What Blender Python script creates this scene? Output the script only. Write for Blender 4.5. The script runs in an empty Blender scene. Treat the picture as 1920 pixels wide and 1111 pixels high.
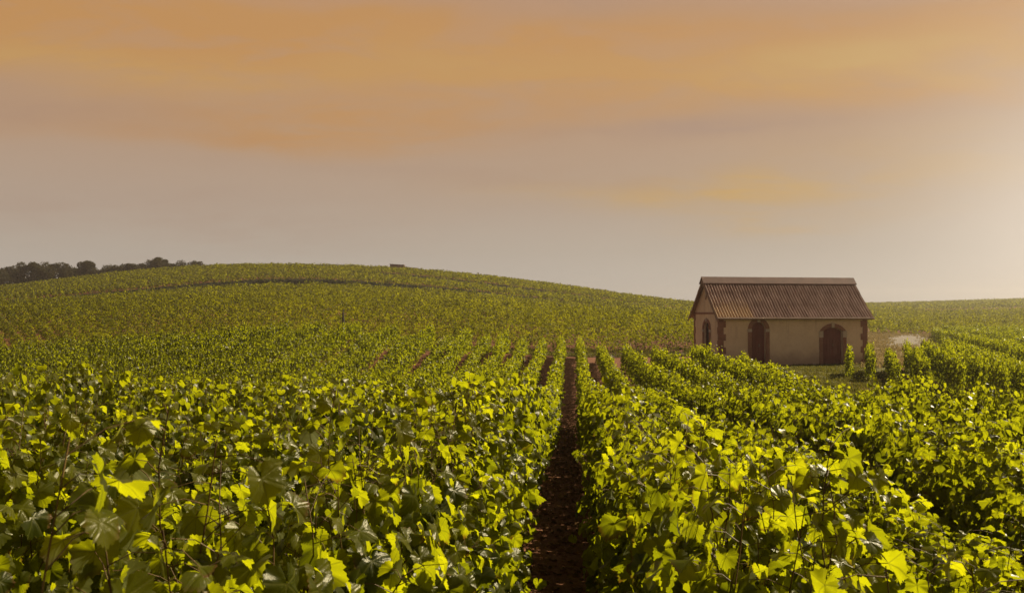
import bpy, bmesh, math, random
import numpy as np
from mathutils import Vector, Matrix
from mathutils.geometry import tessellate_polygon

scene = bpy.context.scene
R = math.radians
rng = np.random.default_rng(7)

# ------------------------------------------------------------------ camera
FPX, CXP, HOR, VPX = 1700.0, 960.0, 586.0, 1072.0     # photo focal length, centre, horizon, row vanishing point
EYE = 1.67
YAW = math.atan((VPX - CXP) / FPX)                    # camera turned left of the vine rows
Fw = np.array([-math.sin(YAW), math.cos(YAW)])
Rt = np.array([math.cos(YAW), math.sin(YAW)])
cam = bpy.data.cameras.new('camera')
cam_o = bpy.data.objects.new('camera', cam)
scene.collection.objects.link(cam_o)
cam.sensor_width = 36.0
cam.lens = 36.0 * FPX / 1920.0
cam.clip_start, cam.clip_end = 0.05, 9000.0
cam_o.location = (0, 0, EYE)
cam_o.rotation_euler = (R(90) + math.atan((HOR - 555.5) / FPX), 0, YAW)
scene.camera = cam_o
cam.dof.use_dof = True
cam.dof.focus_distance = 4.5
cam.dof.aperture_fstop = 11.0

# ------------------------------------------------------------------ light
SUN_AZ, SUN_EL = R(50), R(38)                         # azimuth clockwise from +Y
S = Vector((math.sin(SUN_AZ) * math.cos(SUN_EL), math.cos(SUN_AZ) * math.cos(SUN_EL), math.sin(SUN_EL)))
sun = bpy.data.lights.new('sun', 'SUN')
sun.energy = 5.0
sun.angle = R(0.53)
sun.color = (1.0, 0.86, 0.60)
sun_o = bpy.data.objects.new('sun', sun)
sun_o.rotation_euler = S.to_track_quat('Z', 'Y').to_euler()
sun_o.location = (60, 40, 80)
scene.collection.objects.link(sun_o)

scene.view_settings.view_transform = 'Standard'
scene.view_settings.look = 'None'
EXPO = 0.75
scene.view_settings.exposure = EXPO
scene.view_settings.gamma = 1.0
scene.view_settings.use_curve_mapping = False
cy = scene.cycles
cy.max_bounces = 7; cy.diffuse_bounces = 3; cy.glossy_bounces = 2
cy.transmission_bounces = 5; cy.transparent_max_bounces = 8; cy.volume_bounces = 0
cy.sample_clamp_indirect = 4.0
cy.use_denoising = True
cy.caustics_reflective = False; cy.caustics_refractive = False


class NT:
    """small helper round a node tree"""
    def __init__(s, tree):
        s.t = tree; s.t.nodes.clear()
    def n(s, typ, **kw):
        nd = s.t.nodes.new(typ)
        for k, v in kw.items():
            setattr(nd, k, v)
        return nd
    def l(s, a, b):
        s.t.links.new(a, b)
    def val(s, sock, v):
        if hasattr(v, 'is_linked'): s.l(v, sock)
        else: sock.default_value = v
    def math(s, op, a, b=0.0, c=None, clamp=False):
        nd = s.n('ShaderNodeMath', operation=op, use_clamp=clamp)
        s.val(nd.inputs[0], a); s.val(nd.inputs[1], b)
        if c is not None: s.val(nd.inputs[2], c)
        return nd.outputs[0]
    def mix(s, f, a, b, blend='MIX'):
        nd = s.n('ShaderNodeMix', data_type='RGBA', blend_type=blend)
        s.val(nd.inputs[0], f)
        for i, v in ((6, a), (7, b)):
            if isinstance(v, tuple) and len(v) == 3: v = v + (1,)
            s.val(nd.inputs[i], v)
        return nd.outputs[2]
    def ramp(s, f, stops, interp='LINEAR'):
        nd = s.n('ShaderNodeValToRGB')
        cr = nd.color_ramp; cr.interpolation = interp
        while len(cr.elements) < len(stops): cr.elements.new(0.5)
        for e, (p, c) in zip(cr.elements, stops):
            e.position = p
            e.color = tuple(c) + (1,) if isinstance(c, (tuple, list)) else (c, c, c, 1)
        s.val(nd.inputs[0], f)
        return nd.outputs[0]
    def smooth(s, v, a, b):
        nd = s.n('ShaderNodeMapRange', interpolation_type='SMOOTHSTEP')
        s.val(nd.inputs[0], v); nd.inputs[1].default_value = a; nd.inputs[2].default_value = b
        return nd.outputs[0]
    def noise(s, vec, scale, detail=4, rough=0.5, dist=0.0):
        nd = s.n('ShaderNodeTexNoise')
        if vec is not None: s.l(vec, nd.inputs['Vector'])
        nd.inputs['Scale'].default_value = scale; nd.inputs['Detail'].default_value = detail
        nd.inputs['Roughness'].default_value = rough; nd.inputs['Distortion'].default_value = dist
        return nd.outputs[0]


def build_world():
    w = bpy.data.worlds.new('World'); scene.world = w; w.use_nodes = True
    g = NT(w.node_tree)
    out = g.n('ShaderNodeOutputWorld')
    sky = g.n('ShaderNodeTexSky', sky_type='NISHITA')
    sky.sun_disc = False; sky.sun_elevation = SUN_EL; sky.sun_rotation = SUN_AZ
    sky.air_density = 1.5; sky.dust_density = 4.0
    tc = g.n('ShaderNodeTexCoord'); sep = g.n('ShaderNodeSeparateXYZ')
    g.l(tc.outputs['Generated'], sep.inputs[0])
    x, y, z = sep.outputs
    zc = g.math('MAXIMUM', z, 0.0)
    az = g.math('ARCTAN2', x, y); el = g.math('ARCSINE', z)
    # soft streaky noise on a high flat sheet
    inv = g.math('DIVIDE', 1.0, g.math('ADD', zc, 0.16))
    cmb = g.n('ShaderNodeCombineXYZ')
    g.l(g.math('MULTIPLY', x, inv), cmb.inputs[0])
    g.l(g.math('MULTIPLY', g.math('MULTIPLY', y, inv), 1.6), cmb.inputs[1])
    v = cmb.outputs[0]
    n1 = g.noise(v, 0.9, 3, 0.5, 0.5)
    n2 = g.noise(v, 2.6, 6, 0.55, 0.8)
    wob = g.math('MULTIPLY', g.math('SUBTRACT', n1, 0.5), 0.10)
    elw = g.math('ADD', el, wob)
    base = g.ramp(g.math('MULTIPLY', el, 2.0, clamp=True), [
        (0.0, (0.60, 0.55, 0.50)), (0.06, (0.55, 0.495, 0.435)), (0.13, (0.49, 0.42, 0.35)), (0.24, (0.455, 0.345, 0.265)),
        (0.40, (0.465, 0.30, 0.19)), (0.66, (0.49, 0.285, 0.165)), (0.76, (0.42, 0.27, 0.185)), (0.95, (0.13, 0.105, 0.10)), (1.0, (0.10, 0.09, 0.09))])
    def streaks(lst):
        tot = None
        for px, py, wx, wy, amp, slope in lst:
            a0, e0 = math.atan((px - CXP) / FPX) - YAW, (HOR - py) / FPX
            da = g.math('DIVIDE', g.math('SUBTRACT', az, a0), wx / FPX)
            ee = g.math('SUBTRACT', g.math('SUBTRACT', elw, e0), g.math('MULTIPLY', g.math('SUBTRACT', az, a0), slope))
            de = g.math('DIVIDE', ee, wy / FPX)
            q = g.math('ADD', g.math('MULTIPLY', da, da), g.math('MULTIPLY', de, de))
            e = g.math('MULTIPLY', g.math('EXPONENT', g.math('MULTIPLY', q, -1.0)), amp)
            tot = e if tot is None else g.math('ADD', tot, e)
        return g.math('MINIMUM', tot, 1.0)
    n4 = g.noise(v, 7.0, 6, 0.6, 0.5)
    tex = g.math('ADD', 0.52, g.math('MULTIPLY', g.smooth(g.math('ADD', g.math('MULTIPLY', n2, .7), g.math('MULTIPLY', n4, .3)), 0.36, 0.62), 0.8))
    org = streaks([(350, 95, 800, 70, .95, .02), (150, 165, 560, 45, .55, .05), (1250, 120, 520, 75, 1.0, -.03), (1650, 120, 300, 60, .6, -.03), (700, 235, 420, 42, .6, .03),
                   (330, 262, 260, 30, .4, -.02), (1650, 215, 320, 34, .45, -.06), (-900, 120, 700, 90, .7, 0), (2900, 130, 700, 80, .7, 0)])
    yel = streaks([(1600, 165, 300, 42, .8, -.02), (150, 170, 420, 36, .5, .02), (1350, 372, 330, 40, .75, -.03), (900, 130, 300, 40, .3, 0), (1780, 330, 240, 46, .35, -.1)])
    gry = streaks([(1330, 255, 330, 30, .8, -.02), (60, 238, 340, 34, .6, -.05), (1800, 40, 360, 60, .6, 0), (1000, 15, 300, 34, .5, 0), (1000, 330, 520, 30, .35, 0), (250, 420, 500, 40, .3, 0)])
    col = g.mix(g.math('MULTIPLY', org, tex, clamp=True), base, (0.535, 0.275, 0.095))
    col = g.mix(g.math('MULTIPLY', yel, tex, clamp=True), col, (0.56, 0.345, 0.125))
    col = g.mix(g.math('MULTIPLY', gry, g.math('MULTIPLY', tex, 0.8), clamp=True), col, (0.40, 0.265, 0.195))
    # brighter, paler sky towards the sun's side
    gd = g.n('ShaderNodeVectorMath', operation='DOT_PRODUCT')
    g.l(tc.outputs['Generated'], gd.inputs[0])
    a = R(31)
    gd.inputs[1].default_value = Vector((math.sin(a) * math.cos(R(2.8)), math.cos(a) * math.cos(R(2.8)), math.sin(R(2.8))))
    glow = g.math('POWER', g.math('MAXIMUM', gd.outputs['Value'], 0.0), 80.0)
    col = g.mix(g.math('MULTIPLY', glow, 0.85), col, (0.86, 0.75, 0.64))
    # the sky away from the evening light is much dimmer
    dim = g.math('ADD', 0.68, g.math('MULTIPLY', g.smooth(y, -0.35, 0.55), 0.32))
    col = g.mix(1.0, col, dim, 'MULTIPLY')
    # daylight sky mixed in
    nish = g.mix(1.0, sky.outputs[0], (0.075, 0.075, 0.075), 'MULTIPLY')
    fin = g.mix(0.96, nish, col)
    bg = g.n('ShaderNodeBackground')
    g.l(fin, bg.inputs[0]); bg.inputs[1].default_value = 1.0 / 2 ** EXPO
    g.l(bg.outputs[0], out.inputs[0])
build_world()


# ------------------------------------------------------------------ terrain
def campt(px, d):
    return Fw * d + Rt * ((px - CXP) / FPX * d)

CTRL = {
    1.0: [(-500, 0), (450, 0), (1072, 0), (1500, -.05), (2400, -.12)],
    4:  [(-500, -.1), (0, -.06), (450, -.02), (780, -.02), (1072, -.09), (1330, -.2), (1650, -.24), (1900, -.28), (2400, -.35)],
    10: [(-500, -.55), (0, -.48), (450, -.32), (780, -.28), (1000, -.38), (1100, -.46), (1330, -.58), (1650, -.66), (1900, -.78), (2400, -.9)],
    18: [(-500, -1.4), (0, -1.35), (250, -1.3), (450, -1.2), (650, -1.15), (1072, -1.1), (1200, -1.1), (1330, -1.08), (1480, -1.08), (1900, -1.05), (2400, -1.1)],
    28: [(-500, -2.2), (0, -2.15), (250, -2.15), (450, -2.1), (650, -2.0), (850, -1.9), (1072, -1.75), (1200, -1.5), (1330, -1.2), (1480, -.98), (1650, -1.02), (1900, -1.05), (2400, -1.1)],
    37: [(-500, -2.2), (0, -2.2), (176, -2.25), (450, -2.15), (650, -2.15), (850, -2.0), (996, -1.7), (1100, -1.6), (1200, -1.38), (1330, -.98), (1480, -.98), (1650, -1.04), (1900, -1.05), (2400, -1.1)],
    46: [(-500, -1.9), (0, -1.9), (250, -1.7), (480, -1.3), (580, -1.5), (665, -1.9), (800, -1.9), (928, -1.8), (1072, -1.42), (1200, -1.25), (1330, -1.08), (1480, -1.04), (1650, -1.04), (1900, -1.05), (2400, -1.1)],
    55: [(-500, -1.9), (0, -1.65), (250, -1.05), (450, -.5), (580, -.3), (650, -.33), (745, -.48), (850, -.7), (957, -.85), (1072, -1.12), (1200, -1.2), (1330, -1.1), (1480, -1.04), (1650, -1.04), (1900, -1.05), (2400, -1.1)],
    61: [(0, -1.5), (250, -1.0), (450, -.6), (745, -.95), (957, -1.05), (1072, -1.1), (1200, -1.1), (1330, -1.0), (1650, -1.02)],
    67: [(-500, -1.2), (0, -1.0), (250, -.5), (450, -.25), (650, -.5), (900, -.55), (1072, -.6), (1280, -.55), (1480, -.9), (1650, -1.0), (1900, -1.0), (2400, -1.0)],
    100: [(-500, 1.0), (0, 1.3), (250, 1.9), (450, 2.2), (700, 2.1), (900, 1.5), (1100, .95), (1280, .5), (1480, -.4), (1650, -.95), (1900, -.95), (2400, -.8)],
    170: [(-500, 3.5), (0, 4.2), (250, 5.9), (450, 6.8), (700, 6.9), (900, 5.6), (1100, 3.7), (1300, 1.5), (1480, .9), (1650, 0.0), (1900, .2), (2400, 1)],
    240: [(-500, 5), (0, 7.2), (200, 10.6), (400, 12.8), (560, 12.9), (740, 12.0), (900, 10.1), (1100, 6.7), (1300, 3.2), (1480, 2.4), (1650, 1.7), (1900, 2.2), (2400, 4)],
    330: [(-500, 3), (0, 4.5), (400, 8), (740, 7.5), (1100, 4), (1300, 3.2), (1650, 3.6), (1900, 4.5), (2400, 7)],
    430: [(-500, 1), (0, 1), (400, 3), (740, 3), (1100, 3), (1300, 4.2), (1650, 5.2), (1900, 7.0), (2400, 9)],
    650: [(-500, -4), (400, -3), (1100, 0), (1650, 3), (1900, 4), (2400, 4)],
    1300: [(-500, -9), (400, -9), (1100, -8), (1900, -8), (2400, -8)],
}
def uv_of(x, y):
    d = np.maximum(x * Fw[0] + y * Fw[1], 0.0)
    l = x * Rt[0] + y * Rt[1]
    return np.stack([1.9 * np.clip(l / (d + 5.0), -1.6, 1.6), np.log(d + 5.0)], -1)
_cp, _cz = [], []
for _d, _row in CTRL.items():
    for _px, _g in _row:
        _cp.append(campt(_px, _d)); _cz.append(_g)
_cp = np.array(_cp); _cz = np.array(_cz, float)
_cuv = uv_of(_cp[:, 0], _cp[:, 1])
def _phi(r2):
    return np.where(r2 > 1e-12, 0.5 * r2 * np.log(np.maximum(r2, 1e-12)), 0.0)
def _fit():
    n = len(_cz)
    d2 = ((_cuv[:, None] - _cuv[None]) ** 2).sum(-1)
    A = np.zeros((n + 3, n + 3)); A[:n, :n] = _phi(d2) + np.eye(n) * 2e-4
    P = np.concatenate([np.ones((n, 1)), _cuv], 1)
    A[:n, n:] = P; A[n:, :n] = P.T
    return np.linalg.solve(A, np.concatenate([_cz, np.zeros(3)]))
_w = _fit()
def ground(x, y):
    x = np.atleast_1d(np.asarray(x, float)); y = np.atleast_1d(np.asarray(y, float))
    out = np.empty(len(x))
    for i in range(0, len(x), 20000):
        q = uv_of(x[i:i + 20000], y[i:i + 20000])
        d2 = ((q[:, None] - _cuv[None]) ** 2).sum(-1)
        out[i:i + 20000] = _phi(d2) @ _w[:-3] + _w[-3] + q @ _w[-2:]
    # two low banks across the hillside
    d = x * Fw[0] + y * Fw[1]; px = CXP + FPX * (x * Rt[0] + y * Rt[1]) / np.maximum(d, 1.0)
    out += .07 * np.sin(x * .75 + 1.0) * np.sin(y * .42 + .5 * x) * np.clip((d - 5) / 5, 0, 1) * np.clip((26 - d) / 8, 0, 1) * np.clip(-x / 3, 0, 1)
    for gp, gd, h, w in (((-300, 0, 480, 900, 1330), (150, 150, 172, 165, 150), .9, np.clip((1420 - px) / 120, 0, 1)),
                         ((600, 700, 1000, 1330), (203, 200, 185, 175), .7, np.clip((px - 600) / 120, 0, 1) * np.clip((1420 - px) / 120, 0, 1))):
        t = d - (np.interp(px, gp, gd) + 4.0)
        out += np.where(d > 60, w * h * np.where(t < 0, -np.exp(np.minimum(t, 0) / 28.0), -np.exp(-np.maximum(t, 0) / .8)), 0)
    return out
def g1(x, y):
    return float(ground([x], [y])[0])
def px_d(x, y):
    d = x * Fw[0] + y * Fw[1]; l = x * Rt[0] + y * Rt[1]
    return CXP + FPX * l / np.maximum(d, 1e-3), d


# ------------------------------------------------------------------ object helpers
C = scene.collection
def mesh_tris(name, verts, faces, mats, midx=None, attr=None, smooth=False):
    me = bpy.data.meshes.new(name)
    k = faces.shape[1]
    me.vertices.add(len(verts)); me.vertices.foreach_set('co', np.ascontiguousarray(verts, np.float32).ravel())
    me.loops.add(faces.size); me.loops.foreach_set('vertex_index', np.ascontiguousarray(faces, np.int32).ravel())
    me.polygons.add(len(faces)); me.polygons.foreach_set('loop_start', np.arange(0, faces.size, k, dtype=np.int32))
    for m in mats: me.materials.append(m)
    if midx is not None: me.polygons.foreach_set('material_index', np.ascontiguousarray(midx, np.int32))
    me.polygons.foreach_set('use_smooth', np.full(len(faces), smooth))
    if attr is not None:
        a = me.attributes.new('leaf', 'FLOAT_VECTOR', 'POINT')
        a.data.foreach_set('vector', np.ascontiguousarray(attr, np.float32).ravel())
    me.update(); me.validate()
    return me
def link(name, me, parent=None, loc=None):
    o = bpy.data.objects.new(name, me); C.objects.link(o)
    if parent is not None: o.parent = parent
    if loc is not None: o.location = loc
    return o
def empty(name, loc, rz=0.0):
    o = bpy.data.objects.new(name, None); o.empty_display_size = 0.3
    o.location = loc; o.rotation_euler = (0, 0, rz); C.objects.link(o)
    return o
def tag(o, label=None, cat=None, group=None, kind=None):
    if label: o['label'] = label
    if cat: o['category'] = cat
    if group: o['group'] = group
    if kind: o['kind'] = kind
    return o
class MB:
    """collects polygons of several shapes for ONE part"""
    def __init__(s): s.v = []; s.f = []
    def add(s, vs, fs):
        b = len(s.v); s.v += [tuple(p) for p in vs]; s.f += [tuple(b + i for i in f) for f in fs]
    def box(s, x0, x1, y0, y1, z0, z1):
        s.add([(x0, y0, z0), (x1, y0, z0), (x1, y1, z0), (x0, y1, z0), (x0, y0, z1), (x1, y0, z1), (x1, y1, z1), (x0, y1, z1)],
              [(3, 2, 1, 0), (4, 5, 6, 7), (0, 1, 5, 4), (1, 2, 6, 5), (2, 3, 7, 6), (3, 0, 4, 7)])
    def prism(s, loop, holes, fn, t0, t1):
        """polygon with holes in (a, b), thickness t0..t1, fn(a, b, t) -> xyz"""
        loops = [loop] + list(holes)
        tri = tessellate_polygon([[Vector((a, b, 0)) for a, b in L] for L in loops])
        flat = [p for L in loops for p in L]; n = len(flat)
        vs = [fn(a, b, t0) for a, b in flat] + [fn(a, b, t1) for a, b in flat]
        fs = [tuple(t) for t in tri] + [tuple(n + i for i in reversed(t)) for t in tri]
        o = 0
        for L in loops:
            m = len(L)
            for i in range(m):
                j = (i + 1) % m
                fs.append((o + i, o + j, n + o + j, n + o + i))
            o += m
        s.add(vs, fs)
    def tube(s, pts, rad, sides=6):
        pts = [Vector(p) for p in pts]
        if not hasattr(rad, '__len__'): rad = [rad] * len(pts)
        vs, fs = [], []
        for i, p in enumerate(pts):
            t = (pts[min(i + 1, len(pts) - 1)] - pts[max(i - 1, 0)]).normalized()
            a = t.orthogonal().normalized(); b = t.cross(a)
            for k in range(sides):
                an = 2 * math.pi * k / sides
                vs.append(p + (a * math.cos(an) + b * math.sin(an)) * rad[i])
        for i in range(len(pts) - 1):
            for k in range(sides):
                k2 = (k + 1) % sides
                fs.append((i * sides + k, i * sides + k2, (i + 1) * sides + k2, (i + 1) * sides + k))
        fs.append(tuple(range(sides))[::-1]); fs.append(tuple((len(pts) - 1) * sides + k for k in range(sides)))
        s.add(vs, fs)
    def build(s, name, mat, parent=None, smooth=False):
        me = bpy.data.meshes.new(name); me.from_pydata(s.v, [], s.f)
        bm = bmesh.new(); bm.from_mesh(me); bmesh.ops.recalc_face_normals(bm, faces=bm.faces); bm.to_mesh(me); bm.free()
        me.materials.append(mat)
        if smooth: me.polygons.foreach_set('use_smooth', [True] * len(me.polygons))
        return link(name, me, parent)


# ------------------------------------------------------------------ materials
def mat(name):
    m = bpy.data.materials.new(name); m.use_nodes = True
    g = NT(m.node_tree); out = g.n('ShaderNodeOutputMaterial')
    return m, g, out
def simple(name, c1, c2, scale=4.0, rough=0.85, bump=0.15, bscale=None, detail=6, spec=0.3):
    m, g, out = mat(name)
    tc = g.n('ShaderNodeTexCoord'); v = tc.outputs['Object']
    p = g.n('ShaderNodeBsdfPrincipled')
    n = g.noise(v, scale, detail, 0.6)
    g.l(g.mix(g.smooth(n, 0.3, 0.7), c1, c2), p.inputs['Base Color'])
    p.inputs['Roughness'].default_value = rough; p.inputs['Specular IOR Level'].default_value = spec
    if bump:
        b = g.n('ShaderNodeBump'); b.inputs['Strength'].default_value = bump; b.inputs['Distance'].default_value = 0.03
        g.l(g.noise(v, bscale or scale * 4, 6, 0.6), b.inputs['Height']); g.l(b.outputs[0], p.inputs['Normal'])
    g.l(p.outputs[0], out.inputs[0])
    return m

def leaf_material(name, veins, dark, light, tdark, tlight, tmix=0.5, rough=0.34, spec=0.5):
    m, g, out = mat(name)
    at = g.n('ShaderNodeAttribute'); at.attribute_name = 'leaf'
    sp = g.n('ShaderNodeSeparateXYZ'); g.l(at.outputs['Vector'], sp.inputs[0])
    lx, ly, tone = sp.outputs
    col = g.mix(tone, dark, light); tcol = g.mix(tone, tdark, tlight)
    p = g.n('ShaderNodeBsdfPrincipled')
    if veins:
        ax = g.math('ABSOLUTE', lx)
        dist = None
        for a in (0, 48, 104):
            sa, ca = math.sin(R(a)), math.cos(R(a))
            per = g.math('ABSOLUTE', g.math('SUBTRACT', g.math('MULTIPLY', ax, ca), g.math('MULTIPLY', ly, sa)))
            alo = g.math('ADD', g.math('MULTIPLY', ax, sa), g.math('MULTIPLY', ly, ca))
            per = g.math('ADD', per, g.math('MULTIPLY', g.math('LESS_THAN', alo, 0.0), 1.0))
            dist = per if dist is None else g.math('MINIMUM', dist, per)
        vein = g.math('SUBTRACT', 1.0, g.smooth(dist, 0.008, 0.04))
        col = g.mix(g.math('MULTIPLY', vein, 0.55), col, (0.16, 0.16, 0.035))
        tcol = g.mix(g.math('MULTIPLY', vein, 0.45), tcol, (0.10, 0.10, 0.01))
        geo = g.n('ShaderNodeNewGeometry')
        nz = g.noise(geo.outputs['Position'], 55.0, 4, 0.6)
        blot = g.smooth(g.noise(geo.outputs['Position'], 18.0, 3, 0.6), 0.62, 0.74)
        col = g.mix(g.math('MULTIPLY', blot, 0.35), col, (0.13, 0.10, 0.02))
        edge = g.math('SQRT', g.math('ADD', g.math('MULTIPLY', lx, lx), g.math('MULTIPLY', ly, ly)))
        edge = g.math('MULTIPLY', g.smooth(edge, .62, .95), g.smooth(g.noise(geo.outputs['Position'], 9.0, 2, .5), .56, .66))
        col = g.mix(edge, col, (0.12, 0.06, 0.02)); tcol = g.mix(edge, tcol, (0.20, 0.11, 0.01))
        b = g.n('ShaderNodeBump'); b.inputs['Strength'].default_value = 0.5; b.inputs['Distance'].default_value = 0.004
        h = g.math('ADD', g.math('MULTIPLY', nz, 1.0), g.math('MULTIPLY', g.smooth(dist, 0.0, 0.14), 0.9))
        g.l(h, b.inputs['Height']); g.l(b.outputs[0], p.inputs['Normal'])
    # undersides are paler and matt
    geo2 = g.n('ShaderNodeNewGeometry')
    back = geo2.outputs['Backfacing']
    col = g.mix(g.math('MULTIPLY', back, 0.6), col, (0.11, 0.125, 0.045))
    g.l(col, p.inputs['Base Color'])
    g.l(g.math('ADD', g.math('MULTIPLY', back, 0.25), rough), p.inputs['Roughness'])
    p.inputs['Specular IOR Level'].default_value = spec; p.inputs['Specular Tint'].default_value = (1.0, .94, .66, 1)
    t = g.n('ShaderNodeBsdfTranslucent'); g.l(tcol, t.inputs[0])
    mx = g.n('ShaderNodeMixShader'); mx.inputs[0].default_value = tmix
    g.l(p.outputs[0], mx.inputs[1]); g.l(t.outputs[0], mx.inputs[2])
    g.l(mx.outputs[0], out.inputs[0])
    return m
M = {}
M['leaf'] = leaf_material('vine_leaf', True, (0.028, 0.036, 0.005), (0.085, 0.085, 0.006), (0.25, 0.28, 0.004), (0.72, 0.73, 0.006), spec=.20)
M['leaf_far'] = leaf_material('vine_leaf_far', False, (0.028, 0.036, 0.005), (0.085, 0.085, 0.006), (0.22, 0.245, 0.004), (0.58, 0.59, 0.006), rough=0.36, spec=.20)
M['leaf_hill'] = leaf_material('hill_vine_leaf', False, (0.036, 0.045, 0.006), (0.09, 0.088, 0.007), (0.12, 0.125, 0.003), (0.42, 0.40, 0.005), rough=0.6, spec=0.25)
M['leaf_tree'] = leaf_material('tree_leaf', False, (0.016, 0.015, 0.004), (0.036, 0.032, 0.008), (0.03, 0.027, 0.004), (0.09, 0.078, 0.008), tmix=0.35, rough=0.6, spec=0.2)
M['shoot'] = simple('green_brown_shoot', (0.10, 0.055, 0.02), (0.16, 0.10, 0.03), 30, 0.6, 0.1)
M['bark'] = simple('vine_bark', (0.035, 0.022, 0.014), (0.10, 0.065, 0.04), 25, 0.95, 0.6, 60)
M['tree_bark'] = simple('tree_bark', (0.04, 0.03, 0.02), (0.09, 0.07, 0.05), 6, 0.95, 0.5)
M['post'] = simple('grey_post', (0.06, 0.055, 0.06), (0.11, 0.10, 0.10), 8, 0.8, 0.3)


def soil_material(name, c1, c2, c3, stone=0.0):
    m, g, out = mat(name)
    geo = g.n('ShaderNodeNewGeometry'); v = geo.outputs['Position']
    p = g.n('ShaderNodeBsdfPrincipled')
    col = g.mix(g.smooth(g.noise(v, 2.2, 6, 0.65), 0.35, 0.65), c1, c2)
    col = g.mix(g.math('MULTIPLY', g.smooth(g.noise(v, 22.0, 5, 0.7), 0.48, 0.70), 0.8), col, c3)
    col = g.mix(g.math('MULTIPLY', g.smooth(g.noise(v, 0.05, 3, 0.6), 0.35, 0.65), 0.5), col, c1)
    g.l(col, p.inputs['Base Color']); p.inputs['Roughness'].default_value = 0.95
    p.inputs['Specular IOR Level'].default_value = 0.15
    b = g.n('ShaderNodeBump'); b.inputs['Strength'].default_value = 0.9; b.inputs['Distance'].default_value = 0.05
    h = g.math('ADD', g.noise(v, 14.0, 6, 0.7), g.math('MULTIPLY', g.noise(v, 60.0, 4, 0.7), 0.35))
    g.l(h, b.inputs['Height']); g.l(b.outputs[0], p.inputs['Normal'])
    g.l(p.outputs[0], out.inputs[0])
    return m
M['soil'] = soil_material('reddish_soil', (0.135, 0.052, 0.024), (0.19, 0.080, 0.038), (0.28, 0.14, 0.072))
M['track'] = soil_material('earth_track', (0.070, 0.042, 0.023), (0.095, 0.056, 0.031), (0.14, 0.088, 0.05))
M['gravel'] = soil_material('pale_gravel', (0.20, 0.17, 0.14), (0.25, 0.21, 0.17), (0.29, 0.25, 0.21))
M['turf'] = soil_material('mown_turf', (0.075, 0.072, 0.014), (0.12, 0.105, 0.02), (0.16, 0.14, 0.035))
M['drygrass'] = soil_material('dry_grass', (0.17, 0.12, 0.055), (0.22, 0.16, 0.07), (0.14, 0.12, 0.04))
M['plough'] = soil_material('bare_field', (0.16, 0.085, 0.055), (0.19, 0.10, 0.07), (0.22, 0.13, 0.09))


# ------------------------------------------------------------------ setting: ground sheet and strips
def build_ground():
    na = 288
    rad = np.concatenate([[0.0], np.geomspace(0.6, 1000.0, 420)])
    ang = np.linspace(0, 2 * math.pi, na, endpoint=False)
    X = (rad[1:, None] * np.sin(ang)[None]).ravel(); Y = (rad[1:, None] * np.cos(ang)[None]).ravel()
    X = np.concatenate([[0.0], X]); Y = np.concatenate([[0.0], Y])
    Z = ground(X, Y)
    r = np.hypot(X, Y)
    Z += (np.sin(X * 3.1 + np.sin(Y * 2.3)) * np.sin(Y * 4.3) * 0.012) * (r < 40)
    n = len(rad) - 1
    f = []
    for i in range(na):
        f.append((0, 1 + (i + 1) % na, 1 + i))
    idx = lambda a, b: 1 + a * na + (b % na)
    fs = [tuple(t) for t in f]
    for a in range(n - 1):
        for b in range(na):
            fs.append((idx(a, b), idx(a, b + 1), idx(a + 1, b + 1), idx(a + 1, b)))
    me = bpy.data.meshes.new('ground'); me.from_pydata(list(map(tuple, np.stack([X, Y, Z], 1))), [], fs)
    bm = bmesh.new(); bm.from_mesh(me); bmesh.ops.recalc_face_normals(bm, faces=bm.faces)
    bm.normal_update()
    if sum(fc.normal.z for fc in bm.faces) < 0: bmesh.ops.reverse_faces(bm, faces=bm.faces)
    bm.to_mesh(me); bm.free()
    me.materials.append(M['soil']); me.polygons.foreach_set('use_smooth', [True] * len(me.polygons))
    tag(link('ground', me), kind='structure')
build_ground()

def ribbon(name, left, right, material, off, nu=60, nv=10, kind='structure'):
    """sheet laid on the terrain between two polylines of world (x, y)"""
    def res(pl):
        pl = np.array(pl, float); s = np.concatenate([[0], np.cumsum(np.hypot(*np.diff(pl, axis=0).T))]); s /= s[-1]
        t = np.linspace(0, 1, nu)
        return np.stack([np.interp(t, s, pl[:, 0]), np.interp(t, s, pl[:, 1])], 1)
    a, b = res(left), res(right)
    rr = np.random.default_rng(len(name))
    wd = np.hypot(*(a - b).T)[:, None]
    un = (b - a) / wd
    tt = np.linspace(0, 1, nu)[:, None]
    def wav(): return sum(np.sin(tt * f + rr.uniform(0, 6)) * q for f, q in ((9, .05), (23, .035), (51, .02), (97, .012)))
    a = a + un * wav() * np.minimum(wd, 6); b = b + un * wav() * np.minimum(wd, 6)
    w = np.linspace(0, 1, nv)
    P = a[:, None] * (1 - w)[None, :, None] + b[:, None] * w[None, :, None]
    P = P.reshape(-1, 2)
    Z = ground(P[:, 0], P[:, 1]) + off
    f = np.array([(i * nv + j, i * nv + j + 1, (i + 1) * nv + j + 1, (i + 1) * nv + j) for i in range(nu - 1) for j in range(nv - 1)])
    me = mesh_tris(name, np.column_stack([P, Z]), f, [material], smooth=True)
    bm = bmesh.new(); bm.from_mesh(me); bm.normal_update()
    if sum(fc.normal.z for fc in bm.faces) < 0: bmesh.ops.reverse_faces(bm, faces=bm.faces)
    bm.to_mesh(me); bm.free()
    return tag(link(name, me), kind=kind)
CP = lambda px, d: tuple(campt(px, d))
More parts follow.
